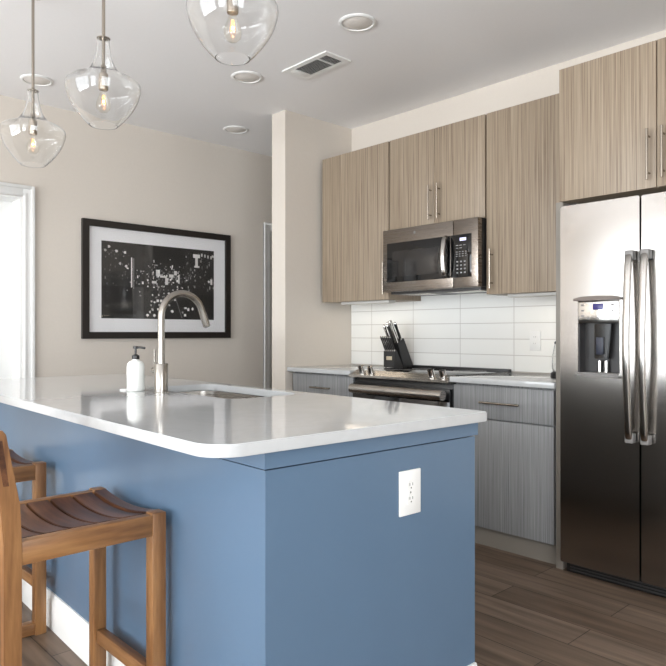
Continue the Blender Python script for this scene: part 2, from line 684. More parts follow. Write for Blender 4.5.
# ------------------------------------------------------------------ ceiling fixtures
lights = [(-2.434, 2.451, 'round recessed ceiling light nearest the cabinets, beside the air vent'),
          (-3.425, 2.467, 'round recessed ceiling light just below the nearest pendant in view, left of the air vent'),
          (-4.368, 3.04, 'round recessed ceiling light over the hallway corner'),
          (-4.376, 1.524, 'round recessed ceiling light behind the rod of the farthest pendant')]


def ceiling_light(x, y, label):
    t = thing('recessed_light', label, 'ceiling light', (x, y, CZ), 0, 'recessed ceiling lights')
    b = B(); lathe(b, [(0.079, -0.003), (0.082, -0.008), (0.09, -0.0085), (0.098, -0.003), (0.098, -0.0002), (0.079, -0.0002)], 40, closed=True)
    mk('trim_ring', b, 'white', t)
    b = B(); lathe(b, [(0, -0.014), (0.04, -0.012), (0.065, -0.007), (0.0785, -0.003), (0.0785, -0.0004), (0, -0.0004)], 40)
    mk('lens', b, 'lens', t)
    return t


cl = ceiling_light(*lights[0])
for x, y, l in lights[1:]:
    dup(cl, (x, y, CZ), label=l)

t = thing('air_vent', 'rectangular white ceiling air vent with dark angled louvres', 'air vent', (-2.997, 2.664, CZ))
b = B()
o = [(-0.2, -0.1), (0.2, -0.1), (0.2, 0.1), (-0.2, 0.1)]
i = [(-0.165, -0.066), (0.165, -0.066), (0.165, 0.066), (-0.165, 0.066)]
prism(b, o, -0.008, -0.0005, hole=i)
mk('vent_frame', b, 'white', t)
b = B(); box(b, -0.164, 0.164, -0.065, 0.065, -0.0015, -0.0004)
mk('duct_opening', b, 'dark', t)
def louvre(x0, x1, y, tilt):
    q = B(); box(q, x0, x1, -0.0065, 0.0065, -0.0005, 0.0005)
    bmesh.ops.transform(q, matrix=Matrix.Translation((0, y, -0.0068)) @ Matrix.Rotation(tilt, 4, 'X'), verts=q.verts)
    return q
for k in range(9):
    mk('louvre', louvre(-0.115, 0.085, -0.056 + k * 0.014, 0.55), 'vent_grey', t)
for k in range(9):
    mk('louvre', louvre(0.095, 0.163, -0.056 + k * 0.014, 0.55), 'vent_grey', t)
b = B(); box(b, 0.086, 0.094, -0.066, 0.066, -0.0085, -0.002)
mk('divider', b, 'white', t)
b = B(); box(b, -0.163, -0.117, -0.064, 0.064, -0.0085, -0.003, 0.001)
mk('damper_plate', b, 'white', t)

# ------------------------------------------------------------------ island
TILT = math.radians(1.9)
IS = (-1.222, 0.79, 0.0)
isl = thing('kitchen_island', 'blue painted kitchen island base with white baseboard under the white countertop', 'kitchen island', IS, -TILT)
bx0, bx1, by0, by1 = -2.59, -0.028, 0.158, 0.955
b = B()
wall_t = 0.022
prism(b, [(bx0, by0), (bx1, by0), (bx1, by1), (bx1 - wall_t, by1), (bx1 - wall_t, by0 + wall_t), (bx0 + wall_t, by0 + wall_t), (bx0 + wall_t, by1), (bx0, by1)], 0, 0.8385)
mk('panel', b, 'blue', isl)
# unseen kitchen side: grey doors added for a neutral fridge reflection, above toe kick
iw = (bx1 - bx0 - 2 * wall_t) / 5
for k in range(5):
    xa = bx0 + wall_t + k * iw
    b = B(); box(b, xa + 0.003, xa + iw - 0.003, by1 - 0.022, by1 - 0.002, 0.105, 0.836, 0.0012)
    dk = mk('door', b, 'laminate_cool_lit', isl)
    b = B(); cyl(b, (xa + iw / 2 - 0.1, by1 + 0.028, 0.775), (xa + iw / 2 + 0.1, by1 + 0.028, 0.775), 0.006, seg=12)
    for q in (-0.075, 0.075):
        cyl(b, (xa + iw / 2 + q, by1 - 0.002, 0.775), (xa + iw / 2 + q, by1 + 0.026, 0.775), 0.0045, seg=10)
    mk('handle', b, 'satin', dk)
b = B(); box(b, bx0 + wall_t, bx1 - wall_t, by1 - 0.085, by1 - 0.07, 0, 0.104)
mk('toe_kick', b, 'gable', isl)
b = B()
prism(b, [(bx0 - 0.007, by0 - 0.007), (bx1 + 0.007, by0 - 0.007), (bx1 + 0.007, by1 + 0.007), (bx0 - 0.007, by1 + 0.007)], 0.843, 0.8845,
      hole=[(bx0 + wall_t, by0 + wall_t), (bx1 - wall_t, by0 + wall_t), (bx1 - wall_t, by1 - wall_t + 0.007), (bx0 + wall_t, by1 - wall_t + 0.007)])
mk('top_rail', b, 'blue', isl)
b = B()
prof = [(0, 0), (0.016, 0), (0.016, 0.105), (0.011, 0.122), (0.006, 0.135), (0, 0.135)]
# long side and both ends
for (ax, pts) in (('long', None), ('near', None), ('far', None)):
    if ax == 'long':
        prism(b, [(by0 - x, z) for x, z in prof], bx0 - 0.016, bx1 + 0.016, mtx=YZ)
    elif ax == 'near':
        prism(b, [(bx1 + x, z) for x, z in prof], -(by1), -(by0 - 0.016), mtx=XZ)
    else:
        prism(b, [(bx0 - x, z) for x, z in prof], -(by1), -(by0 - 0.016), mtx=XZ)
mk('baseboard', b, 'trim', isl)

ct = thing('island_countertop', 'white quartz island countertop with rounded corners and sink cutout', 'countertop', (IS[0], IS[1], 0.885), -TILT)
SX0, SX1, SY0, SY1 = -1.57, -0.855, 0.59, 0.928
b = B()
prism(b, rrect(-2.62, 0, 0, 0.992, [0.018, 0.03, 0.09, 0.085], 10), 0, 0.03, hole=rrect(SX0, SX1, SY0, SY1, 0.075, 8), bev=0.0025)
slab = mk('slab', b, 'quartz', ct, angle=30)
sk = thing('kitchen_sink', 'stainless steel undermount sink basin in the island countertop', 'sink', (IS[0], IS[1], 0.885), -TILT)
b = B()
t_ = bmesh.new()
lo, hi = rrect(SX0 + 0.01, SX1 - 0.01, SY0 + 0.01, SY1 - 0.01, 0.07, 8), None
rings = []
for (g, z, r) in ((-0.009, -0.001, 0.08), (0.002, -0.001, 0.075), (0.006, -0.10, 0.072), (0.012, -0.19, 0.065), (0.03, -0.205, 0.055)):
    rings.append([t_.verts.new((x, y, z)) for x, y in rrect(SX0 + g, SX1 - g, SY0 + g, SY1 - g, r, 8)])
for a_, c_ in zip(rings, rings[1:]):
    n = len(a_)
    for k in range(n):
        t_.faces.new((a_[k], a_[(k + 1) % n], c_[(k + 1) % n], c_[k]))
t_.faces.new(rings[-1])
merge(b, t_)
mk('basin', b, 'steel', sk)
b = B(); lathe(b, [(0, -0.202), (0.025, -0.202), (0.042, -0.2), (0.045, -0.2045), (0, -0.2045)], 24, ((SX0 + SX1) / 2, (SY0 + SY1) / 2, 0))
mk('drain', b, 'chrome', sk)

# faucet
fa = thing('faucet', 'brushed nickel gooseneck pull-down faucet standing at the island sink', 'faucet', (-2.468, 1.350, 0.915))
b = B(); lathe(b, [(0, 0), (0.030, 0), (0.030, 0.004), (0.028, 0.006), (0.028, 0.118), (0.026, 0.121), (0, 0.121)], 32)
mk('base', b, 'nickel', fa)
b = B()
R = 0.098
pts = [(0, 0, 0.118), (0, 0, 0.2), (0, 0, 0.312)]
for k in range(1, 17):
    a = math.radians(180 - 10.3 * k)
    pts.append((0, R + R * math.cos(a), 0.312 + R * math.sin(a)))
mk('spout', tube(b, pts, 0.0142, 20), 'nickel', fa)
e = Vector(pts[-1]); dd = (Vector(pts[-1]) - Vector(pts[-2])).normalized()
b = B(); tube(b, [e - dd * 0.002, e + dd * 0.05, e + dd * 0.068], 0.0155, 20, radii=[0.0145, 0.0162, 0.0155])
hd = mk('spray_head', b, 'nickel', fa)
b = B(); cyl(b, e + dd * 0.0685, e + dd * 0.071, 0.012)
mk('aerator', b, 'black', hd)
b = B(); nrm = Vector((0, 1, 0)) - dd * dd.y; nrm.normalize()
tube(b, [e + dd * 0.02 + nrm * 0.0155, e + dd * 0.045 + nrm * 0.017], 0.005, 12)
mk('spray_button', b, 'darkgrey', hd)
b = B(); cyl(b, (-0.024, 0, 0.092), (-0.062, 0, 0.092), 0.0125); cyl(b, (-0.062, 0, 0.092), (-0.066, 0, 0.092), 0.0125, 0.010)
lv = mk('valve', b, 'nickel', fa)
b = B(); tube(b, [(-0.055, 0, 0.098), (-0.055, 0, 0.13), (-0.056, 0, 0.175)], 0.004, 12, flat=1.4)
mk('lever', b, 'nickel', lv)

# soap dispenser
so = thing('soap_dispenser', 'white round soap bottle with black pump left of the faucet', 'soap bottle', (-2.635, 1.322, 0.915))
b = B(); lathe(b, [(0, 0), (0.032, 0), (0.0365, 0.004), (0.0365, 0.102), (0.034, 0.115), (0.026, 0.125), (0.015, 0.13), (0.013, 0.136), (0, 0.136)], 36)
mk('bottle', b, 'soap', so)
b = B(); lathe(b, [(0, 0.134), (0.0155, 0.134), (0.0155, 0.15), (0.009, 0.153), (0.0045, 0.156), (0.0045, 0.178), (0.011, 0.179), (0.011, 0.189), (0, 0.190)], 24)
tube(b, [(0, 0, 0.184), (0.02, 0.012, 0.184), (0.038, 0.023, 0.181)], 0.0045, 10)
mk('pump', b, 'black', so)
b = B(); lathe(b, [(0, 0), (0.02, 0), (0.022, 0.003), (0.019, 0.006), (0, 0.0065)], 24)
sd = mk('air_switch_button', b, 'white'); sd.location = (-2.69, 1.30, 0.915)
tag(sd, 'small round white button on the countertop left of the soap bottle', 'button')


# outlets
def outlet(name, label, loc, rz, w, h, duplex):
    t = thing(name, label, 'outlet', loc, rz)
    b = B(); box(b, -w / 2, w / 2, -0.006, 0, -h / 2, h / 2, 0.0025)
    mk('cover_plate', b, 'white', t)
    if duplex:
        for s in (-1, 1):
            f = B(); prism(f, rrect(-0.0165, 0.0165, s * 0.0195 - 0.0145, s * 0.0195 + 0.0145, 0.011, 6), 0.0055, 0.0085, mtx=XZ)
            r = mk('receptacle', f, 'white', t)
            for x in (-0.006, 0.006):
                g = B(); box(g, x - 0.001, x + 0.001, -0.0090, -0.0084, s * 0.0195 + 0.0005, s * 0.0195 + 0.008)
                mk('slot', g, 'darkgrey', r)
            g = B(); cyl(g, (0, -0.0090, s * 0.0195 - 0.006), (0, -0.0084, s * 0.0195 - 0.006), 0.0022, seg=12)
            mk('ground_hole', g, 'darkgrey', r)
        g = B(); cyl(g, (0, -0.0068, 0), (0, -0.0058, 0), 0.003, seg=12)
        mk('screw', g, 'midgrey', t)
    else:
        f = B(); box(f, -0.0165, 0.0165, -0.0085, -0.0055, -0.033, 0.033, 0.001)
        r = mk('receptacle', f, 'white', t)
        for s in (-1, 1):
            for x in (-0.006, 0.006):
                g = B(); box(g, x - 0.001, x + 0.001, -0.0089, -0.0084, s * 0.02 + 0.0005, s * 0.02 + 0.008)
                mk('slot', g, 'midgrey', r)
    return t


rot = Matrix.Rotation(-TILT, 4, 'Z')
p = Matrix.Translation(IS) @ rot @ Vector((bx1 + 0.0003, 0.652, 0.712))
outlet('electrical_outlet', 'white duplex outlet on the blue end panel of the island', p, math.radians(90) - TILT, 0.088, 0.126, True)
outlet('electrical_outlet', 'white rectangular outlet on the tile backsplash near the fridge', (-2.135, 3.6918, 1.112), 0, 0.074, 0.12, False)


# ------------------------------------------------------------------ cabinets
def pull(x, y, z, length, vert, parent):
    """bar pull in front of plane y"""
    b = B()
    if vert:
        cyl(b, (x, y - 0.032, z - length / 2), (x, y - 0.032, z + length / 2), 0.006, seg=14)
        for s in (-1, 1):
            cyl(b, (x, y - 0.030, z + s * length * 0.36), (x, y, z + s * length * 0.36), 0.0045, seg=10)
    else:
        cyl(b, (x - length / 2, y - 0.032, z), (x + length / 2, y - 0.032, z), 0.006, seg=14)
        for s in (-1, 1):
            cyl(b, (x + s * length * 0.36, y - 0.030, z), (x + s * length * 0.36, y, z), 0.0045, seg=10)
    return mk('handle', b, 'satin', parent)


def cabinet(name, label, cat, x0, x1, yf, yb, z0, z1, fronts, mat, gap=0.005, toe=None, group=None):
    """fronts: (part, fx0, fx1, fz0, fz1, handle) with absolute coordinates; yf = face of the fronts"""
    cx, cy = (x0 + x1) / 2, yb
    t = thing(name, label, cat, (cx, cy, 0 if toe is not None else z0), 0, group)
    oz = 0 if toe is not None else z0
    b = B(); box(b, x0 + gap - cx, x1 - gap - cx, yf + 0.022 - cy, -0.001, z0 - oz, z1 - oz, 0.001)
    mk('carcass', b, mat, t)
    if toe is not None:
        b = B(); box(b, x0 + gap - cx, x1 - gap - cx, toe - cy, -0.02, 0.0, z0 - oz)
        mk('toe_kick', b, 'gable', t)
    for (pn, fx0, fx1, fz0, fz1, h) in fronts:
        b = B(); box(b, fx0 - cx, fx1 - cx, yf - cy, yf + 0.02 - cy, fz0 - oz, fz1 - oz, 0.0012)
        d = mk(pn, b, mat, t)
        if h:
            hx, hz, ln, vert = h
            pull(hx - cx, yf - cy, hz - oz, ln, vert, d)
    return t


UY = 3.35
UZ0, UZ1 = 1.387, 2.453
g = 0.0055
cabinet('wall_cabinet', 'tall single door wood grain wall cabinet at the left end beside the stub wall', 'cabinet', -3.702, -3.028, UY, BY, UZ0, UZ1,
        [('door', -3.702 + g, -3.028 - g, UZ0, UZ1, (-3.058, 1.53, 0.22, True))], 'laminate', group='upper kitchen cabinets')
cabinet('wall_cabinet', 'short double door wood grain wall cabinet above the microwave', 'cabinet', -3.028, -2.262, UY, BY, 1.842, UZ1,
        [('door', -3.028 + g, -2.646, 1.842, UZ1, (-2.669, 1.985, 0.22, True)),
         ('door', -2.643, -2.262 - g, 1.842, UZ1, (-2.600, 1.985, 0.22, True))], 'laminate', group='upper kitchen cabinets')
cabinet('wall_cabinet', 'tall single door wood grain wall cabinet between microwave and fridge', 'cabinet', -2.262, -1.659, UY, BY, UZ0, UZ1,
        [('door', -2.262 + g, -1.66 - 0.002, UZ0, UZ1, (-2.215, 1.535, 0.23, True))], 'laminate', group='upper kitchen cabinets')
cabinet('wall_cabinet', 'deep double door wood grain cabinet above the fridge', 'cabinet', -1.644, -0.70, 3.055, BY, 1.804, UZ1,
        [('door', -1.638, -1.178, 1.804, UZ1, (-1.206, 1.95, 0.225, True)),
         ('door', -1.174, -0.70, 1.804, UZ1, (-1.143, 1.95, 0.225, True))], 'laminate', group='upper kitchen cabinets')
gb = B(); box(gb, -1.657, -1.621, 3.058, BY - 0.001, 0, 1.802, 0.001)
tag(mk('fridge_side_panel', gb, 'gable'), 'tall narrow grey panel standing left of the fridge', 'panel')
gb = B(); box(gb, -0.697, -0.66, 3.058, BY - 0.001, 0, 1.802, 0.001)
tag(mk('fridge_side_panel', gb, 'gable'), 'tall narrow grey panel standing right of the fridge', 'panel')

FY = 3.075
cabinet('base_cabinet', 'base cabinet greyed by cool daylight with one drawer over a door between range and fridge', 'cabinet', -2.294, -1.672, FY, BY - 0.02, 0.10, 0.884,
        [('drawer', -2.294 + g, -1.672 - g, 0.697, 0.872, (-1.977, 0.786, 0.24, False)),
         ('door', -2.294 + g, -1.672 - g, 0.103, 0.690, None)], 'laminate_cool_lit', toe=3.10, group='base kitchen cabinets')
cabinet('base_cabinet', 'base cabinet greyed by cool daylight left of the range against the stub wall', 'cabinet', -3.715, -3.088, FY, BY - 0.02, 0.10, 0.884,
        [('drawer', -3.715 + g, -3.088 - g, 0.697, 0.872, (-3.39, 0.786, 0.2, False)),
         ('door', -3.715 + g, -3.088 - g, 0.103, 0.690, (-3.12, 0.57, 0.2, True))], 'laminate_cool_lit', toe=3.10, group='base kitchen cabinets')
b = B(); box(b, -3.739, -3.0885, 3.045, 3.691, 0.885, 0.915, 0.0025)
tag(mk('countertop', b, 'quartz'), 'white quartz countertop left of the range under the knife block', 'countertop')
b = B(); box(b, -2.296, -1.659, 3.045, 3.691, 0.885, 0.915, 0.0025)
tag(mk('countertop', b, 'quartz'), 'white quartz countertop between range and fridge', 'countertop')


def strip_light(x0, x1, y, z, label):
    t = thing('under_cabinet_light', label, 'light', ((x0 + x1) / 2, y, z))
    w = (x1 - x0) / 2
    b = B(); box(b, -w, w, -0.035, 0.035, -0.018, -0.0005, 0.002)
    mk('housing', b, 'vent_grey', t)
    b = B(); box(b, -w + 0.01, w - 0.01, -0.028, 0.028, -0.0195, -0.0182)
    mk('diffuser', b, 'under_light', t)
    l = bpy.data.lights.new('lamp', 'AREA')
    l.shape = 'RECTANGLE'; l.size = x1 - x0 - 0.03; l.size_y = 0.05
    l.energy = 0.35; l.color = (1.0, 0.86, 0.68)
    o = bpy.data.objects.new('lamp', l); COL.objects.link(o); o.parent = t
    o.location = (0, 0, -0.022)


strip_light(-3.55, -3.08, 3.44, UZ0, 'slim white light strip under the left wall cabinet')
strip_light(-2.15, -1.75, 3.44, UZ0, 'slim white light strip under the wall cabinet beside the fridge')

# ------------------------------------------------------------------ microwave
mw = thing('microwave', 'stainless over-the-range microwave with dark window and keypad', 'microwave', (-2.645, BY, 1.43))
mx0, mx1 = -3.018 + 2.645, -2.266 + 2.645
fy = 3.278 - BY
b = B(); box(b, mx0, mx1, fy + 0.045, -0.002, 0.005, 0.408, 0.002)
mk('housing', b, 'black', mw)
dx1 = mx1 - 0.178
b = B(); box(b, mx0, dx1 - 0.0015, fy, fy + 0.044, 0.0, 0.409, 0.005)
dr = mk('door', b, 'dark_steel', mw)
b = B(); box(b, mx0 + 0.038, dx1 - 0.02, fy - 0.0012, fy + 0.001, 0.062, 0.318, 0.0004)
wn = mk('door_window', b, 'blackgloss', dr)
b = B(); box(b, mx0 + 0.085, dx1 - 0.115, fy - 0.0018, fy - 0.001, 0.098, 0.262, 0.0002)
mk('window_mesh', b, 'window_glass', wn)
b = B(); box(b, dx1 + 0.0015, mx1, fy, fy + 0.044, 0.0, 0.409, 0.005)
pn = mk('control_side', b, 'dark_steel', mw)
b = B(); box(b, dx1 - 0.018, mx1 - 0.045, fy - 0.0012, fy + 0.001, 0.062, 0.318, 0.0004)
kp = mk('keypad', b, 'blackgloss', mw)
b = B(); box(b, dx1 + 0.05, dx1 + 0.095, fy - 0.0018, fy - 0.001, 0.280, 0.298)
mk('display', b, 'display', kp)
for (zz, n, w) in ((0.252, 3, 0.017), (0.236, 2, 0.017), (0.213, 4, 0.011), (0.200, 4, 0.011), (0.187, 4, 0.011)):
    for k in range(n):
        xx = dx1 + 0.022 + k * (0.026 if n < 4 else 0.022)
        b = B(); box(b, xx, xx + w, fy - 0.0018, fy - 0.001, zz, zz + 0.004)
        mk('button', b, 'keycap', kp)
for r in range(4):
    for k in range(3):
        xx = dx1 + 0.026 + k * 0.027
        zz = 0.152 - r * 0.022
        b = B(); box(b, xx, xx + 0.012, fy - 0.0018, fy - 0.001, zz, zz + 0.009, 0.0002)
        mk('button', b, 'keycap', kp)
hx = dx1 - 0.045
b = B()
pts = [(hx, fy + 0.002, 0.075), (hx, fy - 0.022, 0.082), (hx, fy - 0.034, 0.11), (hx, fy - 0.042, 0.19), (hx, fy - 0.034, 0.27), (hx, fy - 0.022, 0.302), (hx, fy + 0.002, 0.31)]
# smooth the points
def smooth(pts, n=6):
    P = [Vector(q) for q in pts]
    out = []
    for i in range(len(P) - 1):
        p0 = P[max(0, i - 1)]; p1 = P[i]; p2 = P[i + 1]; p3 = P[min(len(P) - 1, i + 2)]
        for k in range(n):
            s = k / n
            out.append(0.5 * ((2 * p1) + (p2 - p0) * s + (2 * p0 - 5 * p1 + 4 * p2 - p3) * s * s + (3 * p1 - p0 - 3 * p2 + p3) * s ** 3))
    out.append(P[-1])
    return out
tube(b, smooth(pts), 0.017, 16, flat=0.6)
mk('handle', b, 'handle_steel', dr)
b = B(); cyl(b, (-0.10, fy - 0.0012, 0.37), (-0.10, fy + 0.001, 0.37), 0.0085, seg=20)
mk('badge', b, 'midgrey', dr)
b = B(); box(b, mx0 + 0.02, mx1 - 0.02, fy + 0.06, -0.03, -0.012, 0.0045, 0.002)
vp = mk('underside_grille', b, 'darkgrey', mw)
for s in (-1, 1):
    b = B(); box(b, s * 0.2 - 0.13, s * 0.2 + 0.13, fy + 0.10, fy + 0.24, -0.016, -0.0125, 0.001)
    mk('grease_filter', b, 'steel', vp)

# ------------------------------------------------------------------ range
RX0, RX1 = -3.084, -2.299
rg = thing('range', 'slide-in stainless and black glass electric range between the base cabinets', 'range', ((RX0 + RX1) / 2, 3.69, 0))
rw = (RX1 - RX0) / 2
yy = lambda y: y - 3.69
b = B(); box(b, -rw, rw, yy(3.085), -0.004, 0.06, 0.897, 0.002)
mk('body', b, 'black', rg)
for sx in (-1, 1):
    for y in (-0.5, -0.08):
        b = B(); cyl(b, (sx * (rw - 0.06), y, 0.0), (sx * (rw - 0.06), y, 0.0595), 0.018)
        mk('foot', b, 'black', rg)
b = B(); box(b, -rw, rw, yy(3.109), -0.035, 0.8975, 0.919, 0.002)
ctop = mk('cooktop', b, 'blackgloss', rg)
for (x, y, r) in ((-0.19, yy(3.27), 0.105), (0.19, yy(3.27), 0.085), (-0.19, yy(3.53), 0.075), (0.19, yy(3.53), 0.105)):
    b = B(); lathe(b, [(r, 0.9191), (r - 0.003, 0.9196), (r - 0.006, 0.9191)], 40, (x, y, 0), closed=True)
    mk('burner_ring', b, 'midgrey', ctop)
b = B(); box(b, -rw, rw, -0.034, -0.002, 0.8975, 0.933, 0.003)
mk('rear_trim', b, 'black', rg)
b = B()
prism(b, [(yy(3.108), 0.921), (yy(3.108), 0.875), (yy(3.05), 0.872), (yy(3.026), 0.880), (yy(3.026), 0.893)], -rw - 0.004, rw + 0.004, mtx=YZ, bev=0.002)
cp = mk('control_panel', b, 'steel', rg)
ang = math.atan2(0.921 - 0.893, 3.108 - 3.026)
nz_ = Vector((0, -math.sin(ang), math.cos(ang)))
for x in (-0.310, -0.228, 0.255, 0.338):
    c = Vector((x, yy(3.066), 0.893 + (3.066 - 3.026) * math.tan(ang)))
    b = B()
    cyl(b, c - nz_ * 0.001, c + nz_ * 0.006, 0.023, 0.022)
    cyl(b, c + nz_ * 0.006, c + nz_ * 0.044, 0.0205, 0.0195)
    k = mk('knob', b, 'chrome', cp)
    b = B()
    q = c + nz_ * 0.0445
    box(b, q.x - 0.0015, q.x + 0.0015, q.y - 0.013, q.y + 0.001, q.z - 0.004, q.z + 0.003)
    mk('pointer', b, 'darkgrey', k)
b = B(); box(b, -rw + 0.004, rw - 0.004, yy(3.06), yy(3.084), 0.20, 0.84, 0.003)
od = mk('oven_door', b, 'black', rg)
for za, zb in ((0.20, 0.30),):
    b = B(); box(b, -rw + 0.004, rw - 0.004, yy(3.055), yy(3.0605), za, zb, 0.001)
    mk('door_trim', b, 'steel', od)
b = B(); box(b, -rw + 0.004, rw - 0.004, yy(3.057), yy(3.0605), 0.301, 0.78, 0.0008)
mk('oven_window', b, 'blackgloss', od)
b = B(); tube(b, [(-rw + 0.05, yy(3.0), 0.809), (rw - 0.008, yy(3.0), 0.809)], 0.030, 24, flat=0.95)
hb = mk('handle', b, 'steel', od)
for s in (-rw + 0.08, rw - 0.055):
    b = B(); box(b, s - 0.012, s + 0.012, yy(3.012), yy(3.061), 0.796, 0.822, 0.003)
    mk('bracket', b, 'steel', hb)
b = B(); box(b, -rw + 0.004, rw - 0.004, yy(3.062), yy(3.084), 0.065, 0.195, 0.003)
mk('storage_drawer', b, 'steel', rg)

# ------------------------------------------------------------------ fridge
FX0, FX1, FYF = -1.607, -0.705, 3.01
fr = thing('refrigerator', 'stainless side-by-side refrigerator with ice and water dispenser', 'refrigerator', ((FX0 + FX1) / 2, 3.66, 0))
ox, oy = (FX0 + FX1) / 2, 3.66
b = B(); box(b, FX0 + 0.004 - ox, FX1 - 0.004 - ox, 3.085 - oy, 0, 0.03, 1.755, 0.003)
mk('cabinet_body', b, 'darkgrey', fr)
SP = -1.229
dz0, dz1 = 0.058, 1.77


def front_panel(b, x0, x1, z0, z1, y, depth, r=0.012, hole=None):
    """door slab: outline in X/Z extruded in Y, softened edges, optional rectangular opening"""
    prism(b, [(x0, z0), (x1, z0), (x1, z1), (x0, z1)], -(y + depth), -y, mtx=XZ, hole=hole)


# freezer door with an opening for the dispenser
DX0, DX1, DZ0, DZ1 = -1.518 - ox, -1.320 - ox, 0.967, 1.317
b = B()
y0 = FYF - oy
hole = rrect(DX0, DX1, DZ0, DZ1, 0.012, 4)
t_ = bmesh.new()
prism(t_, rrect(FX0 - ox, SP - 0.003 - ox, dz0, dz1, 0.008, 4), -(y0 + 0.07), -y0, hole=hole, mtx=XZ)
merge(b, t_)
# vertical edges softened with quarter rounds of the same steel
ld = mk('freezer_door', b, 'fridge_steel', fr)
b = B()
prism(b, rrect(SP + 0.003 - ox, FX1 - ox, dz0, dz1, 0.008, 4), -(y0 + 0.07), -y0, mtx=XZ, bev=0.006)
rd = mk('fridge_door', b, 'fridge_steel', fr)
# dispenser
b = B()
prism(b, rrect(DX0, DX1, DZ0, DZ1, 0.012, 4), -(y0 + 0.0695), -(y0 + 0.062), mtx=XZ)
box(b, DX0, DX0 + 0.006, y0 + 0.004, y0 + 0.062, DZ0, 1.205)
box(b, DX1 - 0.006, DX1, y0 + 0.004, y0 + 0.062, DZ0, 1.205)
dp = mk('dispenser_recess', b, 'darkgrey', ld)
b = B(); box(b, DX0 + 0.002, DX1 - 0.002, y0 - 0.004, y0 + 0.0615, 1.206, DZ1 - 0.004, 0.003)
dc = mk('dispenser_panel', b, 'chrome', ld)
b = B(); box(b, DX0 + 0.075, DX0 + 0.125, y0 - 0.0052, y0 - 0.0036, 1.268, 1.296, 0.0005)
mk('display', b, plain('blue_display', (46, 42, 110), 0.2, noise=0.03), dc)
for (x, z) in ((0.018, 1.29), (0.018, 1.265), (0.018, 1.24), (0.045, 1.228), (0.09, 1.228), (0.16, 1.29), (0.16, 1.262), (0.165, 1.235)):
    b = B(); box(b, DX0 + x, DX0 + x + 0.014, y0 - 0.0050, y0 - 0.0036, z - 0.004, z + 0.004, 0.0004)
    mk('button', b, 'midgrey', dc)
b = B()
arc = [(DX0 - 0.014, DZ1 - 0.006), (DX1 + 0.010, DZ1 - 0.006), (DX1 + 0.010, DZ1 + 0.004), (DX1 - 0.02, DZ1 + 0.013), ((DX0 + DX1) / 2, DZ1 + 0.016), (DX0 + 0.02, DZ1 + 0.013), (DX0 - 0.014, DZ1 + 0.004)]
prism(b, arc, -(y0 + 0.001), -(y0 - 0.022), mtx=XZ, bev=0.002)
mk('visor', b, plain('bronze_plastic', (104, 92, 84), 0.4, noise=0.03), ld)
b = B()
box(b, DX0 - 0.006, DX1 + 0.006, y0 - 0.014, y0 + 0.0005, DZ0 - 0.013, DZ0 - 0.001, 0.004)
box(b, DX0, DX1, y0 + 0.0005, y0 + 0.061, DZ0 + 0.0005, DZ0 + 0.008)
mk('drip_tray', b, 'midgrey', ld)
b = B()
xm = (DX0 + DX1) / 2
prism(b, [(xm - 0.03, 1.04), (xm + 0.035, 1.04), (xm + 0.05, 1.202), (xm - 0.03, 1.202)], -(y0 + 0.045), -(y0 + 0.02), mtx=XZ, bev=0.003)
mk('paddle', b, 'blackgloss', ld)
b = B(); box(b, xm - 0.018, xm + 0.018, y0 + 0.012, y0 + 0.0195, 1.06, 1.14, 0.002)
mk('paddle_pad', b, plain('navy_plastic', (44, 48, 62), 0.4, noise=0.03), ld)
for dx in (-0.015, 0.018):
    b = B(); cyl(b, (xm + dx, y0 + 0.045, 0.976), (xm + dx, y0 + 0.045, 1.03), 0.010)
    mk('water_spout', b, 'chrome', ld)


def fridge_handle(x, parent, s):
    b = B()
    pts = smooth([(x, y0 - 0.002, 0.685), (x, y0 - 0.03, 0.69), (x, y0 - 0.045, 0.75), (x, y0 - 0.062, 0.95), (x, y0 - 0.068, 1.11), (x, y0 - 0.062, 1.27), (x, y0 - 0.045, 1.45), (x, y0 - 0.03, 1.507), (x, y0 - 0.002, 1.513)], 8)
    t = bmesh.new()
    prev = None
    rings = []
    for i, p in enumerate(pts):
        a = pts[max(0, i - 1)]; c = pts[min(len(pts) - 1, i + 1)]
        d = (c - a).normalized()
        w = Vector((1, 0, 0)); n = d.cross(w).normalized()
        hw, hd = 0.0155, 0.010
        ring = []
        for k in range(16):
            an = 2 * math.pi * k / 16
            ca, sa = math.cos(an), math.sin(an)
            ring.append(t.verts.new(p + w * hw * math.copysign(abs(ca) ** 0.6, ca) + n * hd * math.copysign(abs(sa) ** 0.6, sa)))
        rings.append(ring)
    for a, c in zip(rings, rings[1:]):
        for k in range(16):
            t.faces.new((a[k], a[(k + 1) % 16], c[(k + 1) % 16], c[k]))
    t.faces.new(rings[0]); t.faces.new(list(reversed(rings[-1])))
    merge(b, t)
    h = mk('handle', b, 'handle_steel', parent)
    for z0_, z1_ in ((0.672, 0.716), (1.483, 1.526)):
        q = B(); box(q, x - 0.019, x + 0.019, y0 - 0.041, y0 - 0.0005, z0_, z1_, 0.006)
        mk('handle_mount', q, 'midgrey', parent)
    return h


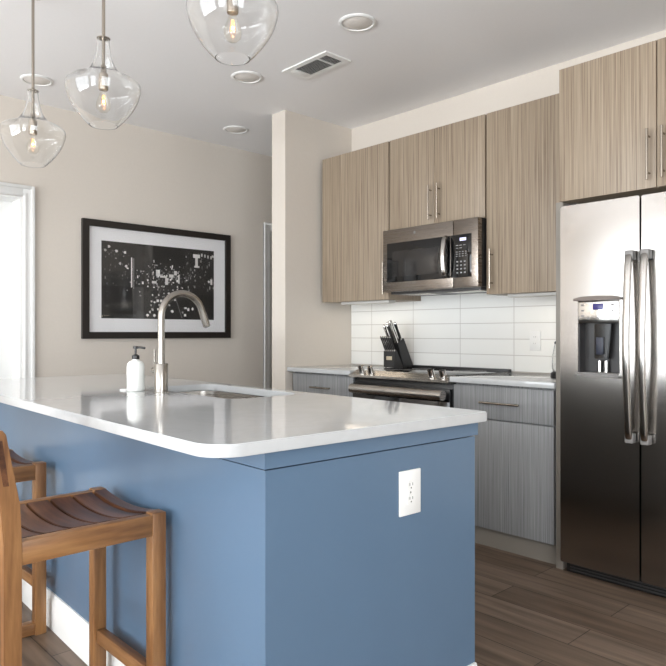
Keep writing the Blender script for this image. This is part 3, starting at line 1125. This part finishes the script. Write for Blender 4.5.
h1 = fridge_handle(SP - 0.034 - ox, ld, -1)
h2 = fridge_handle(SP + 0.034 - ox, rd, 1)
b = B(); box(b, FX0 + 0.012 - ox, FX1 - 0.012 - ox, 3.05 - oy, 3.084 - oy, 0.004, 0.056, 0.003)
gr = mk('toe_grille', b, 'black', fr)
for k in range(3):
    b = B(); box(b, FX0 + 0.03 - ox, FX1 - 0.03 - ox, 3.046 - oy, 3.0505 - oy, 0.012 + k * 0.014, 0.018 + k * 0.014, 0.001)
    mk('grille_bar', b, 'darkgrey', gr)
for x in (FX0 + 0.04 - ox, FX1 - 0.04 - ox):
    b = B(); box(b, x - 0.03, x + 0.03, 3.03 - oy, 3.15 - oy, 1.7555, 1.782, 0.004)
    mk('hinge_cap', b, 'darkgrey', fr)
    for y in (3.2, 3.6):
        b = B(); cyl(b, (x, y - oy, 0), (x, y - oy, 0.0298), 0.02)
        mk('foot', b, 'black', fr)

# ------------------------------------------------------------------ knife block and knives
KX, KY, KZ = -3.093, 3.484, 0.915          # near front bottom corner
kb = thing('knife_block', 'black slanted knife block on the counter left of the range', 'knife block', (KX, KY, KZ))
kw = 0.108
lean = math.radians(28)                    # block and knives lean towards the viewer
sl = math.tan(lean)
b = B()
# tall slanted rear body, then low front body with slanted top (profile in local Y/Z)
H1 = 0.205
rear = [(0.092, 0.004), (0.204, 0.004), (0.204 - H1 * sl, H1 + 0.004), (0.204 - H1 * sl - 0.066, H1 - 0.031)]
prism(b, rear, -kw, 0, mtx=YZ, bev=0.002)
blk = mk('rear_block', b, 'blade', kb)
b = B(); prism(b, [(0, 0.004), (0.0915, 0.004), (0.018, 0.128), (0.0, 0.118)], -kw, 0, mtx=YZ, bev=0.002)
mk('front_block', b, 'blade', kb)
b = B(); box(b, -kw / 2 - 0.026, -kw / 2 + 0.026, -0.0015, 0.0005, 0.056, 0.082, 0.0003)
mk('label_plate', b, plain('brass_plate', (206, 194, 168), 0.35, metal=0.4, noise=0.03), kb)
for x in (-kw + 0.012, -0.012):
    for y in (0.012, 0.15):
        b = B(); cyl(b, (x, y, 0), (x, y, 0.0045), 0.006, seg=12)
        mk('foot', b, 'black', kb)
up = Vector((0, -math.sin(lean), math.cos(lean)))


def knife(name, label, base, ln, hw, hd, mat, group, bolster=True):
    """handle leaving the block at base, leaning like the block; its blade is inside the block"""
    t = thing(name, label, 'knife', base, 0, group)
    b = B()
    n = 10
    pts = [up * (ln * k / n) for k in range(n + 1)]
    rad = [hw * (0.86 + 0.18 * math.sin(math.pi * (k / n) * 1.5 + 0.3) ** 2) for k in range(n + 1)]
    rad[-1] *= 0.8
    tube(b, pts, hw, 12, radii=rad, flat=hd / hw)
    h = mk('handle', b, mat, t)
    if bolster:
        b = B(); tube(b, [up * -0.002, up * 0.010], hw, 12, radii=[hw * 1.15, hw * 1.1], flat=hd / hw * 1.1)
        mk('bolster', b, 'chrome', t)
        b = B(); tube(b, [up * (ln - 0.003), up * (ln + 0.006)], hw, 12, radii=[hw * 0.95, hw * 0.7], flat=hd / hw)
        mk('end_cap', b, 'chrome', t)
    return t


top_a = Vector((KX, KY + 0.204 - H1 * sl, KZ + H1 + 0.004))
top_b = Vector((KX, KY + 0.204 - H1 * sl - 0.066, KZ + H1 - 0.031))
def on_top(s, x):
    p = top_a.lerp(top_b, s)
    return Vector((KX - x, p.y, p.z)) - up * 0.001
spec = [(0.22, 0.020, 0.128, 'knife with black handle nearest the range in the rear of the block', 'black'),
        (0.22, 0.052, 0.142, 'tallest knife with steel-edged handle in the rear row of the block', 'chrome'),
        (0.22, 0.086, 0.130, 'knife at the left of the rear row of the block', 'black'),
        (0.80, 0.020, 0.160, 'steel-handled knife at the right of the front row of the rear block', 'chrome'),
        (0.80, 0.052, 0.135, 'middle knife in the front row of the rear block', 'darkgrey'),
        (0.80, 0.086, 0.130, 'steel-handled knife at the left of the front row of the rear block', 'chrome')]
for s, x, ln, lab, m in spec:
    knife('kitchen_knife', lab, on_top(s, x), ln, 0.0105, 0.0145, m, 'large knives in the knife block')
for k in range(6):
    bp = Vector((KX - 0.012 - k * 0.0168, KY + 0.008, KZ + 0.1225))
    knife('steak_knife', 'small steel-capped steak knife in the low front row of the knife block', bp, 0.106, 0.0058, 0.0095, 'darkgrey', 'steak knives in the knife block')

# glass kettle half hidden by the fridge
kt = thing('glass_kettle', 'clear glass kettle with black base and handle, mostly hidden beside the fridge', 'kettle', (-1.785, 3.40, 0.915))
b = B(); lathe(b, [(0, 0), (0.076, 0), (0.079, 0.004), (0.078, 0.026), (0.07, 0.034), (0, 0.034)], 32)
mk('base', b, 'black', kt)
b = B(); lathe(b, [(0.066, 0.0345), (0.072, 0.06), (0.070, 0.12), (0.058, 0.185), (0.0555, 0.185), (0.0675, 0.12), (0.0695, 0.06), (0.0635, 0.0375), (0, 0.0375), (0, 0.0345)], 32)
mk('glass_body', b, 'glass', kt)
b = B(); lathe(b, [(0, 0.186), (0.059, 0.186), (0.06, 0.196), (0.05, 0.203), (0, 0.205)], 32)
mk('lid', b, 'black', kt)
b = B(); q = Vector((0.25, -0.97, 0)).normalized()
tube(b, smooth([q * 0.058 + Vector((0, 0, 0.192)), q * 0.09 + Vector((0, 0, 0.185)), q * 0.106 + Vector((0, 0, 0.14)), q * 0.10 + Vector((0, 0, 0.08)), q * 0.079 + Vector((0, 0, 0.02))]), 0.009, 12)
mk('handle', b, 'black', kt)

# ------------------------------------------------------------------ picture
PY0, PY1, PZ0, PZ1 = 1.99, 3.28, 1.118, 1.998
pc = thing('framed_picture', 'large black framed black and white night city photograph on the left wall', 'picture', (LX, (PY0 + PY1) / 2, PZ0))
pw, ph = (PY1 - PY0) / 2, PZ1 - PZ0
fw = 0.05
b = B()
o = [(-pw, 0), (pw, 0), (pw, ph), (-pw, ph)]
i = [(-pw + fw, fw), (pw - fw, fw), (pw - fw, ph - fw), (-pw + fw, ph - fw)]
prism(b, o, 0.001, 0.032, hole=i, mtx=YZ, bev=0.001)
mk('frame', b, 'frame_black', pc)
b = B(); box(b, 0.008, 0.012, -pw + fw, pw - fw, fw, ph - fw)
mk('mat', b, 'mat_board', pc)
# printed photograph: grid of ink colours
GX, GY = 196, 116
rs = np.random.RandomState(11)
U, V = np.meshgrid((np.arange(GX) + 0.5) / GX, (np.arange(GY) + 0.5) / GY)
img = np.full((GY, GX), 0.012)
# building masses and street
img += 0.012 * (V > 0.42) * (U < 0.30) + 0.010 * (U > 0.72) * (V > 0.35)
img += 0.03 * np.exp(-((U - 0.32) / 0.03) ** 2) * (V < 0.97)
img[(abs(U - 0.30) < 0.045) & (V < 0.42)] += 0.05
img += 0.02 * np.exp(-(((U - 0.55) / 0.12) ** 2 + ((V - 0.35) / 0.3) ** 2))
def blob(u, v, ru, rv, a):
    global img
    d = np.maximum(abs(U - u) / ru, abs(V - v) / rv)
    img = np.where(d < 1, np.maximum(img, a), img)
def dot(u, v, r, a):
    global img
    d = ((U - u) * 1.69 / r) ** 2 + ((V - v) / r) ** 2
    img = np.where(d < 1, np.maximum(img, a), img)
blob(0.245, 0.61, 0.007, 0.20, 0.85)
blob(0.262, 0.60, 0.003, 0.20, 0.35)
blob(0.83, 0.905, 0.032, 0.022, 0.8); blob(0.83, 0.83, 0.014, 0.085, 0.75); blob(0.83, 0.755, 0.026, 0.014, 0.7)
for (u, v, a) in ((0.06, 0.93, .6), (0.03, 0.88, .4), (0.12, 0.88, .7), (0.19, 0.87, .75), (0.15, 0.72, .5), (0.20, 0.69, .7), (0.95, 0.55, .7), (0.99, 0.92, .6)):
    dot(u, v, 0.018, a)
for _ in range(150):                      # lit windows and signs of the street's far end
    u = rs.normal(0.50, 0.14); v = rs.normal(0.58, 0.10)
    blob(u, v, rs.uniform(.002, .007), rs.uniform(.004, .016), rs.uniform(.05, .5) if rs.rand() < .7 else .9)
for (u, v, a_, b_) in ((0.47, .63, .018, .045), (.55, .52, .012, .05), (.63, .64, .014, .03), (.59, .60, .02, .02), (.66, .56, .006, .06), (.52, .58, .03, .012), (.44, .50, .02, .02)):
    blob(u, v, a_, b_, 0.75)
for _ in range(60):
    u = rs.uniform(0.70, 1.0); v = rs.uniform(0.40, 0.95)
    blob(u, v, rs.uniform(.002, .006), rs.uniform(.004, .022), rs.uniform(.03, .4))
blob(0.975, 0.55, 0.012, 0.04, 0.7)
for k in range(4):
    blob(0.88 + 0.03 * k, 0.93 - 0.01 * k, 0.008, 0.022, 0.6)
for _ in range(30):
    u = rs.uniform(0.0, 0.24); v = rs.uniform(0.42, 0.95)
    blob(u, v, rs.uniform(.002, .007), rs.uniform(.004, .014), rs.uniform(.03, .25))
for _ in range(46):                       # headlights along the avenue
    s = rs.uniform(0, 1)
    v = 0.52 - 0.44 * s
    u = 0.54 + rs.normal(0, 0.02 + 0.09 * s)
    dot(u, v, 0.007 + 0.009 * s, rs.uniform(.3, 1.0))
for (u, v) in ((0.38, 0.05), (0.44, 0.05), (0.60, 0.11), (0.75, 0.14), (0.79, 0.15), (0.72, 0.06), (0.47, 0.25), (0.50, 0.25)):
    dot(u, v, 0.02, 0.95)
for k in range(60):
    s = k / 60
    dot(0.42 + 0.08 * s, 0.12 + 0.3 * s, 0.006, 0.12)
    dot(0.69 - 0.06 * s, 0.02 + 0.28 * s, 0.006, 0.18)
verts, faces = [], []
Y0, Y1, Z0, Z1 = 2.138 - (PY0 + PY1) / 2, 3.12 - (PY0 + PY1) / 2, 1.27 - PZ0, 1.85 - PZ0
for j in range(GY + 1):
    for k in range(GX + 1):
        verts.append((0.0128, Y0 + (Y1 - Y0) * k / GX, Z0 + (Z1 - Z0) * j / GY))
for j in range(GY):
    for k in range(GX):
        a = j * (GX + 1) + k
        faces.append((a, a + 1, a + GX + 2, a + GX + 1))
me = bpy.data.meshes.new('print')
me.from_pydata(verts, [], faces)
ca = me.color_attributes.new('ink', 'FLOAT_COLOR', 'CORNER')
c4 = np.ones((GX * GY * 4, 4), dtype=np.float32)
c4[:, :3] = np.repeat(img.reshape(-1), 4)[:, None] * np.array([1.0, 0.975, 0.95])
ca.data.foreach_set('color', c4.ravel())
pm, pnt, pp = new_mat('photo_ink')
at = pnt.nodes.new('ShaderNodeVertexColor'); at.layer_name = 'ink'
pnt.links.new(at.outputs['Color'], pp.inputs['Base Color'])
pp.inputs['Roughness'].default_value = 0.5
me.materials.append(pm)
po = bpy.data.objects.new('print', me); COL.objects.link(po); po.parent = pc
b = B(); box(b, 0.020, 0.022, -pw + fw, pw - fw, fw, ph - fw)
mk('glazing', b, 'pane', pc)

# ------------------------------------------------------------------ pendants
def pendant(loc, label):
    """loc = centre of the lower glass rim"""
    x, y, z = loc
    t = thing('pendant_light', label, 'pendant light', (x, y, CZ), 0, 'glass pendant lights over the island')
    zz = z - CZ
    out = [(0.057, 0.0), (0.078, 0.020), (0.108, 0.055), (0.1345, 0.098), (0.1465, 0.133), (0.1495, 0.152), (0.145, 0.168), (0.127, 0.182), (0.097, 0.194), (0.071, 0.209), (0.052, 0.229), (0.0385, 0.256), (0.030, 0.290), (0.0245, 0.330), (0.0235, 0.345)]
    P = smooth([(r * 0.965, 0, h) for r, h in out], 4)
    prof = [(p.x, p.z + zz) for p in P]
    th = 0.0028
    inner = [(max(p.x - th, 0.004), p.z + zz) for p in P]
    b = B(); lathe(b, prof + inner[::-1], 64, closed=True)
    mk('glass_shade', b, 'glass', t)
    b = B(); cyl(b, (0, 0, zz + 0.24), (0, 0, -0.02), 0.0065, seg=16)
    mk('rod', b, 'satin', t)
    b = B(); lathe(b, [(0.0068, zz + 0.3455), (0.026, zz + 0.3455), (0.026, zz + 0.348), (0.012, zz + 0.353), (0.0068, zz + 0.36)], 32, closed=True)
    mk('collar', b, 'satin', t)
    b = B(); lathe(b, [(0, zz + 0.143), (0.0175, zz + 0.143), (0.0185, zz + 0.147), (0.0185, zz + 0.205), (0.012, zz + 0.212), (0.010, zz + 0.24), (0, zz + 0.24)], 28)
    mk('socket', b, 'satin', t)
    bz = zz + 0.143
    b = B(); lathe(b, [(0.012, bz - 0.0005), (0.013, bz - 0.015), (0.020, bz - 0.032), (0.0275, bz - 0.052), (0.0285, bz - 0.062), (0.025, bz - 0.077), (0.014, bz - 0.088), (0, bz - 0.0905)], 32)
    bulb = mk('bulb', b, 'bulb_glass', t)
    b = B()
    for k in range(4):
        a = k * math.pi / 2 + 0.4
        tube(b, [(0.003 * math.cos(a), 0.003 * math.sin(a), bz - 0.022), (0.0075 * math.cos(a), 0.0075 * math.sin(a), bz - 0.056)], 0.0010, 6)
    mk('filament', b, 'filament', bulb)
    b = B(); lathe(b, [(0, 0), (0.062, 0), (0.062, -0.012), (0.05, -0.021), (0, -0.021)], 40)
    mk('canopy', b, 'satin', t)
    l = bpy.data.lights.new('lamp', 'POINT'); l.energy = 0.7; l.color = (1.0, 0.75, 0.48); l.shadow_soft_size = 0.004
    o = bpy.data.objects.new('lamp', l); COL.objects.link(o); o.parent = t; o.location = (0, 0, bz - 0.045)
    return t


pendant((-3.245, 1.112, 1.947), 'clear glass pendant light farthest from the viewer, nearest the doorway')
pendant((-2.566, 1.150, 1.985), 'clear glass pendant light in the middle of the three over the island')
pendant((-1.748, 1.204, 2.022), 'clear glass pendant light nearest the viewer, cut by the top of the photo')


# ------------------------------------------------------------------ stools
def stool(loc, rz, label):
    t = thing('bar_stool', label, 'bar stool', loc, rz, 'wooden bar stools at the island')
    w, d, L = 0.213, 0.2135, 0.041
    SH = 0.655
    for s in (-1, 1):
        x0_, x1_ = (w - L, w) if s > 0 else (-w, -w + L)
        b = B(); box(b, x0_, x1_, d - L, d, 0, SH + 0.004, 0.0025)
        mk('front_leg', b, 'teak', t)
        # rear post leaning back above the seat, rounded top
        b = B()
        prof = [(-d, 0.0), (-d + L, 0.0), (-d + L, SH), (-d + L - 0.004, SH + 0.09), (-d + L - 0.036, 0.918), (-d + L - 0.044, 0.928), (-d - 0.022, 0.928), (-d - 0.036, 0.918), (-d - 0.006, SH + 0.07), (-d, SH)]
        prism(b, prof, x0_, x1_, mtx=YZ, bev=0.002)
        pst = mk('rear_post', b, 'teak', t)
        xe = w + 0.0004 if s > 0 else -w - 0.0004
        b = B()
        xa, xb = sorted((xe, xe - s * 0.004))
        prism(b, [(-d - 0.002, 0.795), (-d + 0.011, 0.795), (-d - 0.004, 0.905), (-d - 0.019, 0.905)], xa, xb, mtx=YZ)
        mk('tenon', b, 'teak_dark', pst)
        b = B(); box(b, x0_ + 0.006, x1_ - 0.002, -d + L, d - L, SH - 0.058, SH, 0.0025)
        mk('side_rail', b, 'teak_y', t)
        b = B(); box(b, x0_ + 0.004, x1_ - 0.004, -d + L, d - L, 0.004, 0.05, 0.0025)
        mk('floor_rail', b, 'teak_y', t)
    b = B(); box(b, -w + L, w - L, d - 0.034, d - 0.006, 0.17, 0.212, 0.0025)
    mk('footrest', b, 'teak_x', t)
    b = B(); box(b, -w + L, w - L, -d + 0.006, -d + 0.034, 0.30, 0.335, 0.0025)
    mk('rear_stretcher', b, 'teak_x', t)

    def slat(y0_, y1_, th, drop, zt, zlow=None):
        n = 14
        hw = w - L + 0.001
        top = []
        for k in range(n + 1):
            x = -hw + 2 * hw * k / n
            top.append((x, zt - drop * (1 - (x / hw) ** 2)))
        bot = [(x, (z - th) if zlow is None else zlow) for x, z in reversed(top)]
        q = B(); prism(q, top + bot, -y1_, -y0_, mtx=XZ, bev=0.0015)
        return q
    mk('front_rail', slat(d - 0.040, d - 0.002, 0, 0.017, SH + 0.003, SH - 0.06), 'teak_dark', t)
    mk('rear_rail', slat(-d + 0.004, -d + 0.036, 0, 0.017, SH, SH - 0.06), 'teak_x', t)
    ys0, ys1 = -d + L - 0.002, d - 0.044
    n = 5
    p = (ys1 - ys0) / n
    for k in range(n):
        mk('seat_slat', slat(ys0 + k * p + 0.0035, ys0 + (k + 1) * p - 0.0035, 0.018, 0.018, SH - 0.001), 'teak_dark', t)
    # curved back rails
    for (z0_, z1_, yo) in ((0.795, 0.905, 0.0),):
        b = B()
        n = 12
        outer, inner = [], []
        for k in range(n + 1):
            x = -(w - L) + 2 * (w - L) * k / n
            bow = 0.03 * (1 - (x / (w - L)) ** 2)
            outer.append((x, -d - 0.012 - bow))
            inner.append((x, -d + 0.008 - bow))
        prism(b, outer + inner[::-1], z0_, z1_, bev=0.002)
        mk('back_rest', b, 'teak_x', t)
    return t


st = stool((-1.903, 0.7265, 0), 0, 'wooden bar stool nearest the viewer with slatted dished seat, at the island')
dup(st, (-2.858, 0.7435, 0), 0, 'wooden bar stool behind the nearest one, at the far end of the island')
